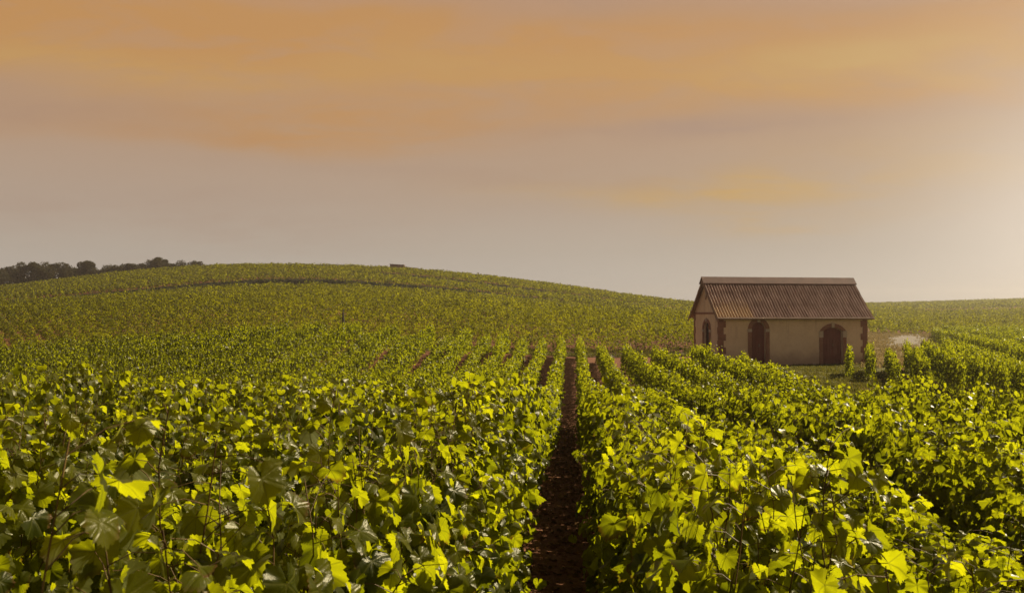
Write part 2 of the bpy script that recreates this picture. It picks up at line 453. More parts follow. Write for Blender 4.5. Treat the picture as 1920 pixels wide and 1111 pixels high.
# headland between the lower field and the hillside
ribbon('track', [CP(-200, 56.5), CP(0, 57), CP(300, 57.5), CP(700, 58), CP(1100, 58), CP(1330, 57.5)],
       [CP(-200, 59), CP(0, 60), CP(300, 62), CP(700, 65), CP(900, 62.5), CP(1330, 61.5)], M['track'], 0.03, 80)
ribbon('grass_verge', [CP(300, 59), CP(700, 60.5), CP(1100, 59.2), CP(1330, 58.8)],
       [CP(300, 60), CP(700, 62.4), CP(1100, 60.4), CP(1330, 60)], M['turf'], 0.07, 60, 6)
M['shadeturf'] = soil_material('shade_toned_grass', (0.014, 0.014, 0.004), (0.022, 0.021, 0.005), (0.03, 0.027, 0.007))  # near-black strips along the hill tracks paint in the shade of the banks
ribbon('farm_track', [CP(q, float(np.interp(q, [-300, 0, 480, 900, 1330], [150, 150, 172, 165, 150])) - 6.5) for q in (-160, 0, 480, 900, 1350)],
       [CP(q, float(np.interp(q, [-300, 0, 480, 900, 1330], [150, 150, 172, 165, 150])) + 7) for q in (-160, 0, 480, 900, 1350)], M['shadeturf'], 0.35, 140, 24)
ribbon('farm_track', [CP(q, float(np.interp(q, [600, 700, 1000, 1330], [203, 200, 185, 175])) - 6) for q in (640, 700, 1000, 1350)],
       [CP(q, float(np.interp(q, [600, 700, 1000, 1330], [203, 200, 185, 175])) + 6.5) for q in (640, 700, 1000, 1350)], M['shadeturf'], 0.35, 140, 24)
# yard round the building
ribbon('lawn', [CP(1300, 60), CP(1385, 40), CP(1460, 31), CP(1490, 21.5), CP(1540, 19)],
       [CP(1700, 60), CP(1665, 44), CP(1592, 37), CP(1600, 30), CP(1700, 20)], M['turf'], 0.03, 80, 24)
ribbon('dry_grass', [CP(1560, 50), CP(1560, 112)], [CP(1740, 50), CP(1760, 112)], M['drygrass'], 0.06, 40, 14)
ribbon('gravel_track', [CP(1655, 68), CP(1660, 108)], [CP(1745, 66), CP(1735, 108)], M['gravel'], 0.09, 40, 12)
ribbon('bare_field', [CP(1720, 228), CP(2300, 228)], [CP(1700, 262), CP(2300, 285)], M['plough'], 0.15, 40, 8)


# ------------------------------------------------------------------ vine leaves and vines
def leaf_template(lod, r):
    """one grape leaf: petiole joint at the origin, tip along +Y, upper face +Z"""
    if lod == 1: th = np.linspace(-R(166), R(166), 45)
    elif lod == 2: th = np.linspace(-R(160), R(160), 14)
    else: th = None
    fold, curl, ph = r.uniform(0.0, 0.8), r.uniform(0.0, 0.75), r.uniform(0, 6)
    twist = r.uniform(-.35, .35)
    if th is None:
        v = np.array([(0, -0.25, 0), (0.72, 0.15, 0), (0, 0.95, 0), (-0.72, 0.15, 0), (.45, .7, 0), (-.45, .7, 0)], float)
        f = np.array([(0, 1, 2), (0, 2, 3), (1, 4, 2), (3, 2, 5)])
    else:
        ct = np.array([0, 24, 48, 78, 104, 140, 166, 180.]); cr = np.array([1, .86, .97, .82, .86, .74, .58, .1])
        rr = np.interp(np.degrees(np.abs(th)), ct, cr)
        if lod == 1:
            rr = rr * (1 + 0.055 * np.where(np.arange(len(th)) % 2 == 0, 1, -1) + r.normal(0, .02, len(th)))
        ring = np.stack([np.sin(th) * rr, np.cos(th) * rr, 0 * th], 1)
        n = len(th)
        if lod == 1:
            v = np.concatenate([[[0, 0, 0]], ring * 0.52, ring])
            f = [(0, 1 + i + 1, 1 + i) for i in range(n - 1)]
            for i in range(n - 1):
                a, b, c, d = 1 + i, 2 + i, 1 + n + i, 2 + n + i
                f += [(a, b, d), (a, d, c)]
        else:
            v = np.concatenate([[[0, 0, 0]], ring])
            f = [(0, 1 + i + 1, 1 + i) for i in range(n - 1)]
        f = np.array(f)
    x, y = v[:, 0].copy(), v[:, 1].copy()
    rad = np.hypot(x, y); an = np.arctan2(x, y)
    ridge = np.abs(np.sin(an * 180 / 52 + ph * 0)) * 0.10 * rad
    z = fold * np.abs(x) * 0.8 - curl * rad ** 2 * 0.75 + (0.17 if lod == 1 else .10) * np.sin(3 * an + ph) * rad ** 1.5 + (0.05 * np.sin(7 * an + 2 * ph) * rad ** 2 if lod == 1 else 0) + twist * x * y - (ridge if lod < 3 else 0)
    v[:, 2] = z
    return v, f, np.stack([x, y], 1)
_lr = np.random.default_rng(3)
LEAVES = {k: [leaf_template(k, _lr) for _ in range(n)] for k, n in ((1, 18), (2, 10), (3, 6))}

def place_leaves(lod, pos, az, droop, roll, scale, tone, r):
    """vertex / face / attribute arrays of many leaves"""
    V, F, A = [], [], []
    base = 0
    pick = r.integers(0, len(LEAVES[lod]), len(pos))
    for k, (v, f, uv) in enumerate(LEAVES[lod]):
        s = np.where(pick == k)[0]
        if not len(s): continue
        o = np.stack([np.cos(az[s]), np.sin(az[s]), 0 * az[s]], 1)
        up = np.array([0, 0, 1.0])
        ey = o * np.cos(droop[s])[:, None] - up * np.sin(droop[s])[:, None]
        ez = o * np.sin(droop[s])[:, None] + up * np.cos(droop[s])[:, None]
        ex = np.cross(ey, ez)
        c, sn = np.cos(roll[s])[:, None], np.sin(roll[s])[:, None]
        ex, ez = ex * c + ez * sn, ez * c - ex * sn
        sc = scale[s][:, None, None]
        P = pos[s][:, None] + sc * (v[None, :, :1] * ex[:, None] + v[None, :, 1:2] * ey[:, None] + v[None, :, 2:] * ez[:, None])
        n = len(v)
        V.append(P.reshape(-1, 3))
        F.append((f[None] + (base + np.arange(len(s)) * n)[:, None, None]).reshape(-1, 3))
        A.append(np.concatenate([np.tile(uv[None], (len(s), 1, 1)), np.repeat(tone[s][:, None, None], n, 1)], 2).reshape(-1, 3))
        base += n * len(s)
    return np.concatenate(V), np.concatenate(F), np.concatenate(A)

def tubes(paths, rads, sides=3):
    V, F = [], []; base = 0
    for pts, rd in zip(paths, rads):
        n = len(pts)
        t = np.gradient(pts, axis=0); t /= np.linalg.norm(t, axis=1)[:, None] + 1e-9
        a = np.cross(t, [0.31, 0.9, 0.2]); a /= np.linalg.norm(a, axis=1)[:, None] + 1e-9
        b = np.cross(t, a)
        an = np.arange(sides) * 2 * math.pi / sides
        P = pts[:, None] + rd[:, None, None] * (np.cos(an)[None, :, None] * a[:, None] + np.sin(an)[None, :, None] * b[:, None])
        V.append(P.reshape(-1, 3))
        for i in range(n - 1):
            for k in range(sides):
                k2 = (k + 1) % sides
                q = [base + i * sides + k, base + i * sides + k2, base + (i + 1) * sides + k2, base + (i + 1) * sides + k]
                F += [(q[0], q[1], q[2]), (q[0], q[2], q[3])]
        base += n * sides
    return np.concatenate(V), np.array(F)

def vine_mesh(lod, seed, tall=None, name='vine'):
    """canopy of one grapevine, one metre of row along Y"""
    r = np.random.default_rng(seed)
    nsh = {1: 24, 2: 22, 3: 14}[lod]
    paths, rads, pp, pr = [], [], [], []
    pos, az, dr, ro, sc, tn = [], [], [], [], [], []
    for i in range(nsh):
        y0 = (i + r.uniform(0.1, 0.9)) / nsh - 0.5
        side = 1 if i % 2 else -1
        top = r.uniform(1.05, 1.33)
        lean = side * abs(r.normal(0, {1: .10, 2: .07, 3: .03}[lod])); top = min(top, 1.36 - .9 * abs(lean))
        if tall and i in tall: top = 1.55; lean = 0.28
        elif r.random() < 0.10: top += r.uniform(0.05, 0.2) if lod > 1 else r.uniform(.02, .12)
        if lod == 3: top += .10 * math.sin(y0 * 6.3 + seed)
        t = np.linspace(0, 1, 9)
        z0 = r.uniform(0.36, 0.55)
        P = np.stack([r.normal(0, .03) + lean * np.sin(t * 1.9) + 0.02 * np.sin(9 * t + i),
                      y0 + r.normal(0, .10) * t + 0.02 * np.sin(7 * t + 2 * i), z0 + (top - z0) * t], 1)
        flop = r.random() < 0.35
        if flop and not (tall and i in tall):
            P[:, 0] += side * {1: .11, 2: .06, 3: .02}[lod] * t ** 2; P[:, 2] -= 0.18 * t ** 4
        paths.append(P); rads.append(np.linspace(.0036, .0014, 9))
        nl = int((top - z0) / (0.036 if lod < 3 else 0.046))
        for k in range(nl):
            tt = (k + r.uniform(.2, .8)) / nl
            p = np.array([np.interp(tt, t, P[:, q]) for q in range(3)])
            s0 = 1 if (k % 2) else -1
            a = (0 if (side if r.random() < .7 else s0) > 0 else math.pi) + r.normal(0, .75)
            pl = r.uniform(.04, .11) * {1: 1, 2: .75, 3: .6}[lod]
            q = p + np.array([math.cos(a) * pl, math.sin(a) * pl, pl * r.uniform(-.2, .7)])
            young = max(0.0, (tt - .8) / .2)
            pos.append(q); az.append(a); dr.append(r.uniform(.6, 1.6) if tt < .82 else r.uniform(.2, 1.4)); ro.append(r.normal(0, .42))
            sc.append((r.uniform(.034, .064) if lod > 1 else r.uniform(.030, .060)) * (1 - .35 * young) * (1.5 if lod == 3 else 1))
            tn.append(np.clip(r.normal(.42, .22) + .3 * young, 0, 1))
            if lod == 1: pp.append(np.array([p, (p + q) / 2 + [0, 0, .01], q])); pr.append(np.array([.0013, .0010, .0009]))
    nx = {1: 520, 2: 460, 3: 170}[lod]                      # lateral leaves filling the hedge
    for k in range(nx):
        side = 1 if r.random() < .5 else -1
        z = r.uniform(.08, 1.08); w = {1: .31, 2: .215, 3: .145}[lod] * math.sqrt(max(.05, 1 - ((z - .42) / .85) ** 2))
        pos.append([side * abs(r.normal(w * .85, .06)), r.uniform(-.52, .52), z])
        az.append((0 if side > 0 else math.pi) + r.normal(0, .6)); dr.append(r.uniform(.7, 1.6)); ro.append(r.normal(0, .45))
        sc.append(r.uniform(.034, .062) * (1.5 if lod == 3 else 1)); tn.append(np.clip(r.normal(.36, .2), 0, 1))
    ar = [np.array(q, float) for q in (pos, az, dr, ro, sc, tn)]
    V, F, A = place_leaves(lod, *ar, r)
    mi = np.zeros(len(F), int)
    if lod < 3:
        V2, F2 = tubes(paths + pp, rads + pr)
        F = np.concatenate([F, F2 + len(V)]); V = np.concatenate([V, V2]); A = np.concatenate([A, np.zeros((len(V2), 3))])
        mi = np.concatenate([mi, np.ones(len(F2), int)])
    return mesh_tris(name, V, F, [M['leaf'] if lod == 1 else M['leaf_far'], M['shoot']], mi, A, smooth=(lod < 3))

def trunk_mesh(seed):
    r = random.Random(seed); m = MB()
    pts = [(r.gauss(0, .01), r.gauss(0, .01), -.06)]
    for k in range(1, 7):
        pts.append((pts[-1][0] + r.gauss(0, .018), pts[-1][1] + r.gauss(0, .02), k * .085))
    m.tube(pts, [.036, .03, .026, .028, .024, .025, .026], 7)
    tip = pts[-1]
    for s in (-1, 1):
        m.tube([tip, (tip[0], tip[1] + s * .15, tip[2] + .06), (tip[0] + r.gauss(0, .02), tip[1] + s * .42, tip[2] + .05)], [.022, .015, .009], 6)
    me = bpy.data.meshes.new('trunk'); me.from_pydata(m.v, [], m.f); me.materials.append(M['bark'])
    me.polygons.foreach_set('use_smooth', [True] * len(me.polygons)); me.update()
    return me
VINES = {1: [vine_mesh(1, 100 + i) for i in range(12)], 2: [vine_mesh(2, 200 + i) for i in range(12)], 3: [vine_mesh(3, 300 + i) for i in range(14)]}
TALL = vine_mesh(1, 188, tall=(9,))
TRUNKS = [trunk_mesh(i) for i in range(6)]

ORD = ['first', 'second', 'third', 'fourth', 'fifth', 'sixth', 'seventh', 'eighth', 'ninth', 'tenth', 'eleventh', 'twelfth', 'thirteenth',
       'fourteenth', 'fifteenth', 'sixteenth', 'seventeenth', 'eighteenth', 'nineteenth', 'twentieth', 'twenty-first', 'twenty-second',
       'twenty-third', 'twenty-fourth', 'twenty-fifth', 'twenty-sixth', 'twenty-seventh', 'twenty-eighth', 'twenty-ninth', 'thirtieth']

SHOT = []
def vine_row(origin, direction, s0, s1, label, group, seed, low=False, hrow=None):
    """a trellised row: an Empty at its near end, one grapevine part per metre, trunks where they show"""
    r = random.Random(seed)
    if hrow is None: hrow = min(1.16, max(.86, r.gauss(1.0, .11))) if abs(seed % 100) > 0 else 1.0
    ox, oy = origin; dx, dy = direction
    rot = math.atan2(-dx, dy)
    n = max(1, int(round(s1 - s0)))
    ss = s0 + (np.arange(n) + .5) * (s1 - s0) / n
    if low: ss = np.concatenate([ss[ss < 22], ss[ss >= 22][::2] + .5])      # far on, two metres of row per piece
    xs, ys = ox + dx * ss, oy + dy * ss
    zs = ground(xs, ys); pxs, ds = px_d(xs, ys)
    e0 = (ox + dx * s0, oy + dy * s0)
    root = tag(empty('vine_row', (e0[0], e0[1], g1(*e0)), rot), label, 'vine row', group)
    inv = root.matrix_basis.inverted()
    for x, y, z, px, d, sv in zip(xs, ys, zs, pxs, ds, ss):
        lod = 3 if (d > (19 if low else 27)) else (2 if d > 6.5 else 1)
        me = r.choice(VINES[lod])
        shoot = lod < 3 and abs(px - 365) < 60 and abs(d - 5.6) < .6 and not SHOT
        if shoot: SHOT.append(1)
        if shoot: me = TALL
        o = link('vine', me, root)
        o.location = inv @ Vector((x + r.gauss(0, .03), y, z - .01))
        o.rotation_euler = (0, 0, (math.pi if r.random() < .5 and not shoot else 0) + r.gauss(0, .05))
        h = hrow * r.gauss(1.0, .045) if d > 3 else r.gauss(1.06, .03)
        o.scale = (r.uniform(.9, 1.12) * (.68 if low else 1), r.uniform(1.02, 1.15) * (2.0 if low and sv > 22.4 else 1), h)
        if d < 24:
            t = link('trunk', r.choice(TRUNKS), o)
    return root

SP = 1.15
def end_right(x): return float(np.interp(x, [0.4, 3.1, 5.2, 5.6, 6.5, 8.0, 40], [57, 47.5, 38.5, 19, 18.5, 18, 16.5]))
def end_left(x): return float(np.interp(x, [-40, -30, -0.5], [55, 56, 57]))
for k in range(14):
    x = 0.49 + SP * k
    y0 = max(-1.0, (x - 2.6) / .56 - 1.5) if k > 2 else -1.0
    y1 = end_right(x)
    if y1 - y0 < 1.5: break
    lab = 'green vine row bordering the dirt path on the building\'s side' if k == 0 else \
          f'{ORD[k]} green vine row from the dirt path towards the building'
    vine_row((x, 0), (0, 1), y0, y1, lab, 'vine rows of the lower field', 400 + k)
vine_row((0.49 + SP * 5, 0), (0, 1), 26.5, 34, 'short detached green vine row in front of the left arched doorway', 'vine rows of the lower field', 480)
for k in range(30):
    x = -0.64 - SP * k
    y0 = max(-1.0, (-x - 2.2) / .68 - 1.0) if k > 2 else -1.0
    y1 = end_left(x)
    if y1 - y0 < 1.5: break
    lab = 'green vine row bordering the dirt path on the side away from building' if k == 0 else \
          f'{ORD[k]} green vine row from the dirt path away from the building'
    vine_row((x, 0), (0, 1), y0, y1, lab, 'vine rows of the lower field', 500 + k, hrow=(1.17 if k % 2 else .78) if k > 5 else None)

# field beside the building: rows turned towards it
A2 = math.atan((1588 - VPX) / FPX)
D2 = np.array([math.sin(A2), math.cos(A2)]); N2 = np.array([math.cos(A2), -math.sin(A2)])
O2 = campt(1592, 36.5)
for k in range(30):
    o = O2 + N2 * (.80 * k)
    s0 = [0.0, -1.5, -3.5, -6.0, -8.5, -11.0, -12.5][k] if k < 7 else -14.0
    s1 = [3.0, 4.8, 6.0, 7.0, 7.5, 8.0, 14.0, 26.0, 42.0, 56.0, 68.0][k] if k < 11 else 76.0
    px, d = px_d(*(o + D2 * s1))
    lab = 'short sunlit vine row standing nearest the right corner of the building' if k == 0 else \
          f'{ORD[k]} vine row outward from the right corner of the building'
    if px_d(*(o + D2 * s1))[0] > 2080: break
    vine_row(tuple(o), tuple(D2), s0, s1, lab, 'vine rows of the field beside the building', 600 + k, low=True)


# ------------------------------------------------------------------ far vineyard masses
def vine_mass(name, label, direction, region, spacing=1.15, step=1.0, seed=1, low=.40):
    r = np.random.default_rng(seed)
    dx, dy = direction
    n = np.array([dy, -dx]); dd = np.array([dx, dy])
    pts = []
    ii = np.arange(-420, 420); ss = np.arange(0, 520, step)
    I, Sg = np.meshgrid(ii, ss, indexing='ij')
    P = I.ravel()[:, None] * spacing * n + Sg.ravel()[:, None] * dd
    P = P + r.normal(0, .05, P.shape)
    px, d = px_d(P[:, 0], P[:, 1])
    keep = region(px, d)
    P, d = P[keep], d[keep]
    Z = ground(P[:, 0], P[:, 1])
    cnt = np.where(d < 75, 62, np.where(d < 100, 42, np.where(d < 150, 27, np.where(d < 230, 15, 7))))
    sz = np.where(d < 75, .09, np.where(d < 100, .11, np.where(d < 150, .14, np.where(d < 230, .20, .33))))
    vig = 1 + .12 * np.sin(P[:, 0] * .9 + 2 * np.sin(P[:, 1] * .31)) + r.normal(0, .09, len(P))
    rep = np.repeat(np.arange(len(P)), cnt)
    m = len(rep)
    hz = r.uniform(low, 1.36, m) * vig[rep]
    side = np.where(r.random(m) < .5, 1, -1)
    w = side * np.abs(r.normal(.20, .09, m)) * np.where(hz > 1.05, .6, 1)
    q = np.zeros((m, 3))
    q[:, :2] = P[rep] + n[None] * w[:, None] + dd[None] * r.normal(0, .26, m)[:, None]
    q[:, 2] = Z[rep] + hz
    base_az = math.atan2(n[1], n[0])
    az = np.where(side > 0, base_az, base_az + math.pi) + r.normal(0, .8, m)
    V, F, A = place_leaves(3, q, az, r.uniform(.2, 1.4, m), r.normal(0, .4, m), sz[rep] * r.uniform(.8, 1.25, m), np.clip(r.normal(.4, .2, len(P))[rep] + r.normal(0, .12, m), 0, 1), r)
    me = mesh_tris(name, V, F, [M['leaf_hill']], None, A)
    o = link(name, me)
    return tag(o, label, 'vines', kind='stuff')
def hill_base(px): return np.interp(px, [-300, 0, 300, 500, 680, 800, 900, 1330, 1400], [58, 59, 60, 61, 64, 64, 61, 60.5, 68])
def gap_a(px): return np.interp(px, [-300, 0, 480, 900, 1330], [150, 150, 172, 165, 150])
def gap_b(px): return np.interp(px, [600, 700, 1000, 1330], [203, 200, 185, 175])
def hill_far(px): return np.interp(px, [-300, 500, 1100, 1500], [256, 256, 262, 262])
az_h = R(-36)
HD = (math.sin(az_h), math.cos(az_h))
vine_mass('hillside_vines', 'dense green vines covering the broad lower slope of the hill', HD,
          lambda px, d: (px > -160) & (px < 1420) & (d > hill_base(px)) & (d < gap_a(px) - 5), seed=11)
vine_mass('hilltop_vines', 'green vines along the crest of the hill above the dark track lines', HD,
          lambda px, d: (px > -160) & (px < 1420) & (d > gap_a(px) + 5) & (d < hill_far(px)) & ~((px > 722) & (px < 790) & (d > 236)) & ~((px > 640) & (np.abs(d - gap_b(px)) < 5)), seed=12)
vine_mass('plain_vines', 'hazy pale vines stretching over the plain behind the building', tuple(D2),
          lambda px, d: ((px > 1420) & (px < 2050) & (d > np.interp(px, [1420, 1560, 1640, 1735, 1790, 2050], [80, 108, 108, 108, 112, 112])) & (d < 420) &
                         ~((px > 1715) & (d > 226) & (d < 285)) & (np.abs(d - 320) > 4)), step=1.3, seed=13, low=.15)


# ------------------------------------------------------------------ stone vineyard house
def wall_material(name, c1, c2, stain):
    m, g, out = mat(name)
    tc = g.n('ShaderNodeTexCoord'); v = tc.outputs['Object']
    sp = g.n('ShaderNodeSeparateXYZ'); g.l(v, sp.inputs[0])
    p = g.n('ShaderNodeBsdfPrincipled')
    n = g.noise(v, 1.1, 6, 0.65)
    col = g.mix(g.smooth(n, 0.3, 0.7), c1, c2)
    col = g.mix(g.math('MULTIPLY', g.smooth(g.noise(v, 7.0, 5, 0.7), .5, .75), .35), col, stain)
    edge = g.math('ADD', sp.outputs[2], g.math('MULTIPLY', g.noise(v, 1.6, 5, 0.6), -1.1))
    col = g.mix(g.math('MULTIPLY', g.math('SUBTRACT', 1.0, g.smooth(edge, -.35, .35)), .75), col, stain)   # damp rising from the ground
    mpz = g.n('ShaderNodeMapping'); mpz.inputs['Scale'].default_value = (3.5, 3.5, .35); g.l(v, mpz.inputs[0])
    run = g.math('MULTIPLY', g.smooth(g.noise(mpz.outputs[0], 1.0, 4, .6), .52, .70), g.smooth(sp.outputs[2], .8, 2.7))
    col = g.mix(g.math('MULTIPLY', run, .45), col, stain)      # run-off streaks below the eaves
    g.l(col, p.inputs['Base Color']); p.inputs['Roughness'].default_value = .92; p.inputs['Specular IOR Level'].default_value = .2
    b = g.n('ShaderNodeBump'); b.inputs['Strength'].default_value = .4; b.inputs['Distance'].default_value = .02
    g.l(g.noise(v, 20.0, 6, .65), b.inputs['Height']); g.l(b.outputs[0], p.inputs['Normal'])
    g.l(p.outputs[0], out.inputs[0])
    return m
def brick_material(name, c1, c2):
    m, g, out = mat(name)
    tc = g.n('ShaderNodeTexCoord')
    mp = g.n('ShaderNodeMapping'); mp.inputs['Rotation'].default_value = (R(90), 0, 0); g.l(tc.outputs['Object'], mp.inputs[0])
    bk = g.n('ShaderNodeTexBrick'); g.l(mp.outputs[0], bk.inputs[0])
    bk.inputs['Scale'].default_value = 1.0; bk.inputs['Brick Width'].default_value = .22; bk.inputs['Row Height'].default_value = .07
    bk.inputs['Mortar Size'].default_value = .006
    bk.inputs['Color1'].default_value = c1 + (1,); bk.inputs['Color2'].default_value = c2 + (1,)
    bk.inputs['Mortar'].default_value = (.24, .16, .11, 1)
    p = g.n('ShaderNodeBsdfPrincipled'); g.l(bk.outputs[0], p.inputs['Base Color']); p.inputs['Roughness'].default_value = .9
    g.l(p.outputs[0], out.inputs[0])
    return m
M['render'] = wall_material('ochre_render', (.76, .60, .44), (.88, .72, .55), (.46, .32, .25))
M['brick'] = brick_material('red_brick', (.29, .13, .095), (.37, .17, .125))
M['stone'] = simple('pale_stone', (.50, .42, .34), (.62, .53, .44), 6, .85, .2)
M['door'] = simple('oxblood_wood', (.19, .062, .05), (.25, .085, .065), 3, .7, .2, 30)
M['metal'] = simple('dull_metal', (.22, .15, .13), (.28, .20, .17), 8, .55, .05)
M['trim'] = simple('weathered_trim', (.30, .20, .16), (.40, .29, .23), 5, .8, .15)

def roof_material():
    m, g, out = mat('red_brown_sheeting')
    tc = g.n('ShaderNodeTexCoord'); v = tc.outputs['Object']
    sp = g.n('ShaderNodeSeparateXYZ'); g.l(v, sp.inputs[0])
    mp = g.n('ShaderNodeMapping'); mp.inputs['Scale'].default_value = (3.2, .6, .6); g.l(v, mp.inputs[0])
    p = g.n('ShaderNodeBsdfPrincipled')
    col = g.mix(g.smooth(g.noise(mp.outputs[0], 1.6, 6, .7), .36, .64), (.27, .155, .12), (.46, .31, .25))
    # paler sheets low on the gable end and small bare patches
    pal = g.math('MULTIPLY', g.math('MULTIPLY', g.math('LESS_THAN', sp.outputs[0], 1.75), g.math('SUBTRACT', 1.0, g.smooth(g.math('ADD', sp.outputs[2], g.math('MULTIPLY', g.noise(v, 3.0, 4, .6), .9)), 3.2, 4.1))), .7)
    col = g.mix(pal, col, (.62, .42, .22))
    col = g.mix(g.math('MULTIPLY', g.smooth(g.noise(v, 2.6, 3, .5), .66, .72), .5), col, (.55, .38, .22))
    g.l(col, p.inputs['Base Color']); p.inputs['Roughness'].default_value = .75; p.inputs['Specular IOR Level'].default_value = .25
    b = g.n('ShaderNodeBump'); b.inputs['Strength'].default_value = .3; b.inputs['Distance'].default_value = .01
    g.l(g.noise(v, 35.0, 5, .6), b.inputs['Height']); g.l(b.outputs[0], p.inputs['Normal'])
    g.l(p.outputs[0], out.inputs[0])
    return m
M['roof'] = roof_material()

def arch_loop(x0, x1, z0, zs, ztop, n=16):
    """opening outline from the floor up: jambs to zs, then an arc whose crown is at ztop"""
    c, hw, rise = (x0 + x1) / 2, (x1 - x0) / 2, ztop - zs
    rad = (hw * hw + rise * rise) / (2 * rise); cz = ztop - rad
    a0 = math.asin(min(1, hw / rad))
    if rise > hw: a0 = math.pi - a0
    arc = [(c + rad * math.sin(a), cz + rad * math.cos(a)) for a in np.linspace(a0, -a0, n)]
    return [(x0, z0), (x1, z0)] + arc
def grow(c_x0, c_x1, zs, ztop, w, n=16):
    return arch_loop(c_x0 - w, c_x1 + w, 0, zs, ztop + w, n)[2:]

def house():
    pl, pr = campt(1348, 46.0), campt(1625, 47.5)
    v = pr - pl; L = float(np.hypot(*v)); rz = math.atan2(v[1], v[0])
    W, H, RISE = 3.3, 2.70, 1.72
    base = min(g1(*pl), g1(*pr)) - 0.02
    root = tag(empty('vineyard_house', (pl[0], pl[1], base), rz),
               'ochre rendered stone house with red ribbed roof and arched brick doorways', 'house')
    fr = lambda a, b, t: (a, t, b)          # front wall plane
    win = (1.76, 2.54, .02, 1.90, 2.29)
    door = (5.71, 6.84, .02, 1.78, 2.00)
    holes = [arch_loop(*win), arch_loop(*door)]
    m = MB()
    m.prism([(0, -.3), (L, -.3), (L, H), (0, H)], holes, fr, 0.0, .35)
    m.box(0, L, W - .3, W, -.3, H)
    sd = lambda x: (lambda a, b, t: (x + t, a, b))
    gw = (1.20, 1.98, .45, 1.85, 2.30)
    gp = [(.351, -.3), (W - .301, -.3), (W - .301, H), (.351, H)]
    m.prism(gp, [arch_loop(*gw)], sd(0), 0, .3)
    m.prism(gp, [], sd(L - .3), 0, .3)
    for x in (0, L - .3):
        m.prism([(0, H + .002), (W, H + .002), (W / 2, H + RISE)], [], sd(x), 0, .3)
    m.build('wall', M['render'], root)
    # brick quoins with alternating long and short courses, proud of the render
    for (cx, cy, sx, sy) in ((0, 0, 1, 1), (L, 0, -1, 1), (0, W, 1, -1)):
        q = MB()
        for i in range(8):
            h0, h1 = i * .335, i * .335 + .333
            a = .36 if i % 2 == 0 else .24
            b = .24 if i % 2 == 0 else .36
            xs = sorted((cx - sx * .022, cx + sx * a)); ys = sorted((cy - sy * .022, cy + sy * .004))
            q.box(xs[0], xs[1], ys[0], ys[1], h0, h1)
            xs = sorted((cx - sx * .022, cx + sx * .004)); ys = sorted((cy + sy * .0045, cy + sy * b * .55))
            q.box(xs[0], xs[1], ys[0], ys[1], h0, h1)
        q.build('brick_quoin', M['brick'], root)
    s = MB(); s.box(-.035, .003, .26, W - .05, H - .02, H + .08); s.build('brick_band', M['brick'], root)
    # openings: brick surround, white keystone and imposts, plank door
    def surround(spec, width, keyw, imp_h, name, parent, fn, depth=-.03):
        x0, x1, z0, zs, zt = spec
        inner = arch_loop(*spec)[2:]; outer = grow(x0, x1, zs, zt, width)
        b = MB()
        ring = outer + inner[::-1]
        b.prism(ring, [], fn, depth, .003)
        for xa, xb in ((x0 - width, x0), (x1, x1 + width)):
            b.prism([(xa, max(z0, 0)), (xb, max(z0, 0)), (xb, zs - imp_h), (xa, zs - imp_h)], [], fn, depth, .003)
        o = b.build('brick_surround', M['brick'], parent)
        c = (x0 + x1) / 2
        k = MB(); k.prism([(c - keyw * .8, zt - .02), (c + keyw * .8, zt - .02), (c + keyw, zt + width + .03), (c - keyw, zt + width + .03)], [], fn, depth - .025, .003)
        k.build('keystone', M['stone'], o)
        for xa, xb in ((x0 - width - .02, x0 + .01), (x1 - .01, x1 + width + .02)):
            k = MB(); k.prism([(xa, zs - imp_h + .002), (xb, zs - imp_h + .002), (xb, zs + .03), (xa, zs + .03)], [], fn, depth - .02, .003)
            k.build('impost_stone', M['stone'], o)
        return o
    surround(win, .20, .085, .12, 'w', root, fr)
    surround(door, .20, .085, .30, 'd', root, fr)
    gf = lambda a, b, t: (t, a, b)
    surround(gw, .15, .05, .10, 'g', root, gf)
    def plank_door(spec, y, name, fn, n, double):
        x0, x1, z0, zs, zt = spec
        loop = arch_loop(x0 + .005, x1 - .005, z0, zs, zt - .004)
        m = MB(); m.prism(loop, [], fn, y, y + .05)
        w = (x1 - x0) / n
        d = m.build(name, M['door'], root)
        p = MB()
        for i in range(1, n):
            xx = x0 + w * i
            hh = zs + (zt - zs) * (1 - abs((xx - (x0 + x1) / 2) / ((x1 - x0) / 2)) ** 2) - .05
            p.prism([(xx - .012, z0 + .03), (xx + .012, z0 + .03), (xx + .012, hh), (xx - .012, hh)], [], fn, y - .014, y + .002)
        p.build('cover_strip', M['door'], d)
        for zz in (z0 + .3, zs - .25):
            b = MB()
            b.prism([(x0 + .03, zz), (x1 - .03, zz), (x1 - .03, zz + .09), (x0 + .03, zz + .09)], [], fn, y - .03, y - .0145)
            b.build('rail', M['door'], d)
        h = MB(); cx = (x0 + x1) / 2 + .06
        h.prism([(cx, 1.0), (cx + .03, 1.0), (cx + .03, 1.16), (cx, 1.16)], [], fn, y - .05, y - .031)
        h.build('handle', M['metal'], d)
        return d
    plank_door(win, .16, 'door', fr, 5, False)
    plank_door(door, .16, 'door', fr, 7, True)
    # gable window: frame and dark pane
    x0, x1, z0, zs, zt = gw
    wf = MB(); wf.prism(arch_loop(x0 + .004, x1 - .004, z0 + .004, zs, zt - .004), [arch_loop(x0 + .06, x1 - .06, z0 + .06, zs, zt - .06)], gf, .12, .17)
    wf.prism([((x0 + x1) / 2 - .02, z0 + .061), ((x0 + x1) / 2 + .02, z0 + .061), ((x0 + x1) / 2 + .02, zt - .062), ((x0 + x1) / 2 - .02, zt - .062)], [], gf, .121, .169)
    w = wf.build('window', M['door'], root)
    pn = MB(); pn.prism(arch_loop(x0 + .058, x1 - .058, z0 + .058, zs, zt - .058), [], gf, .14, .15)
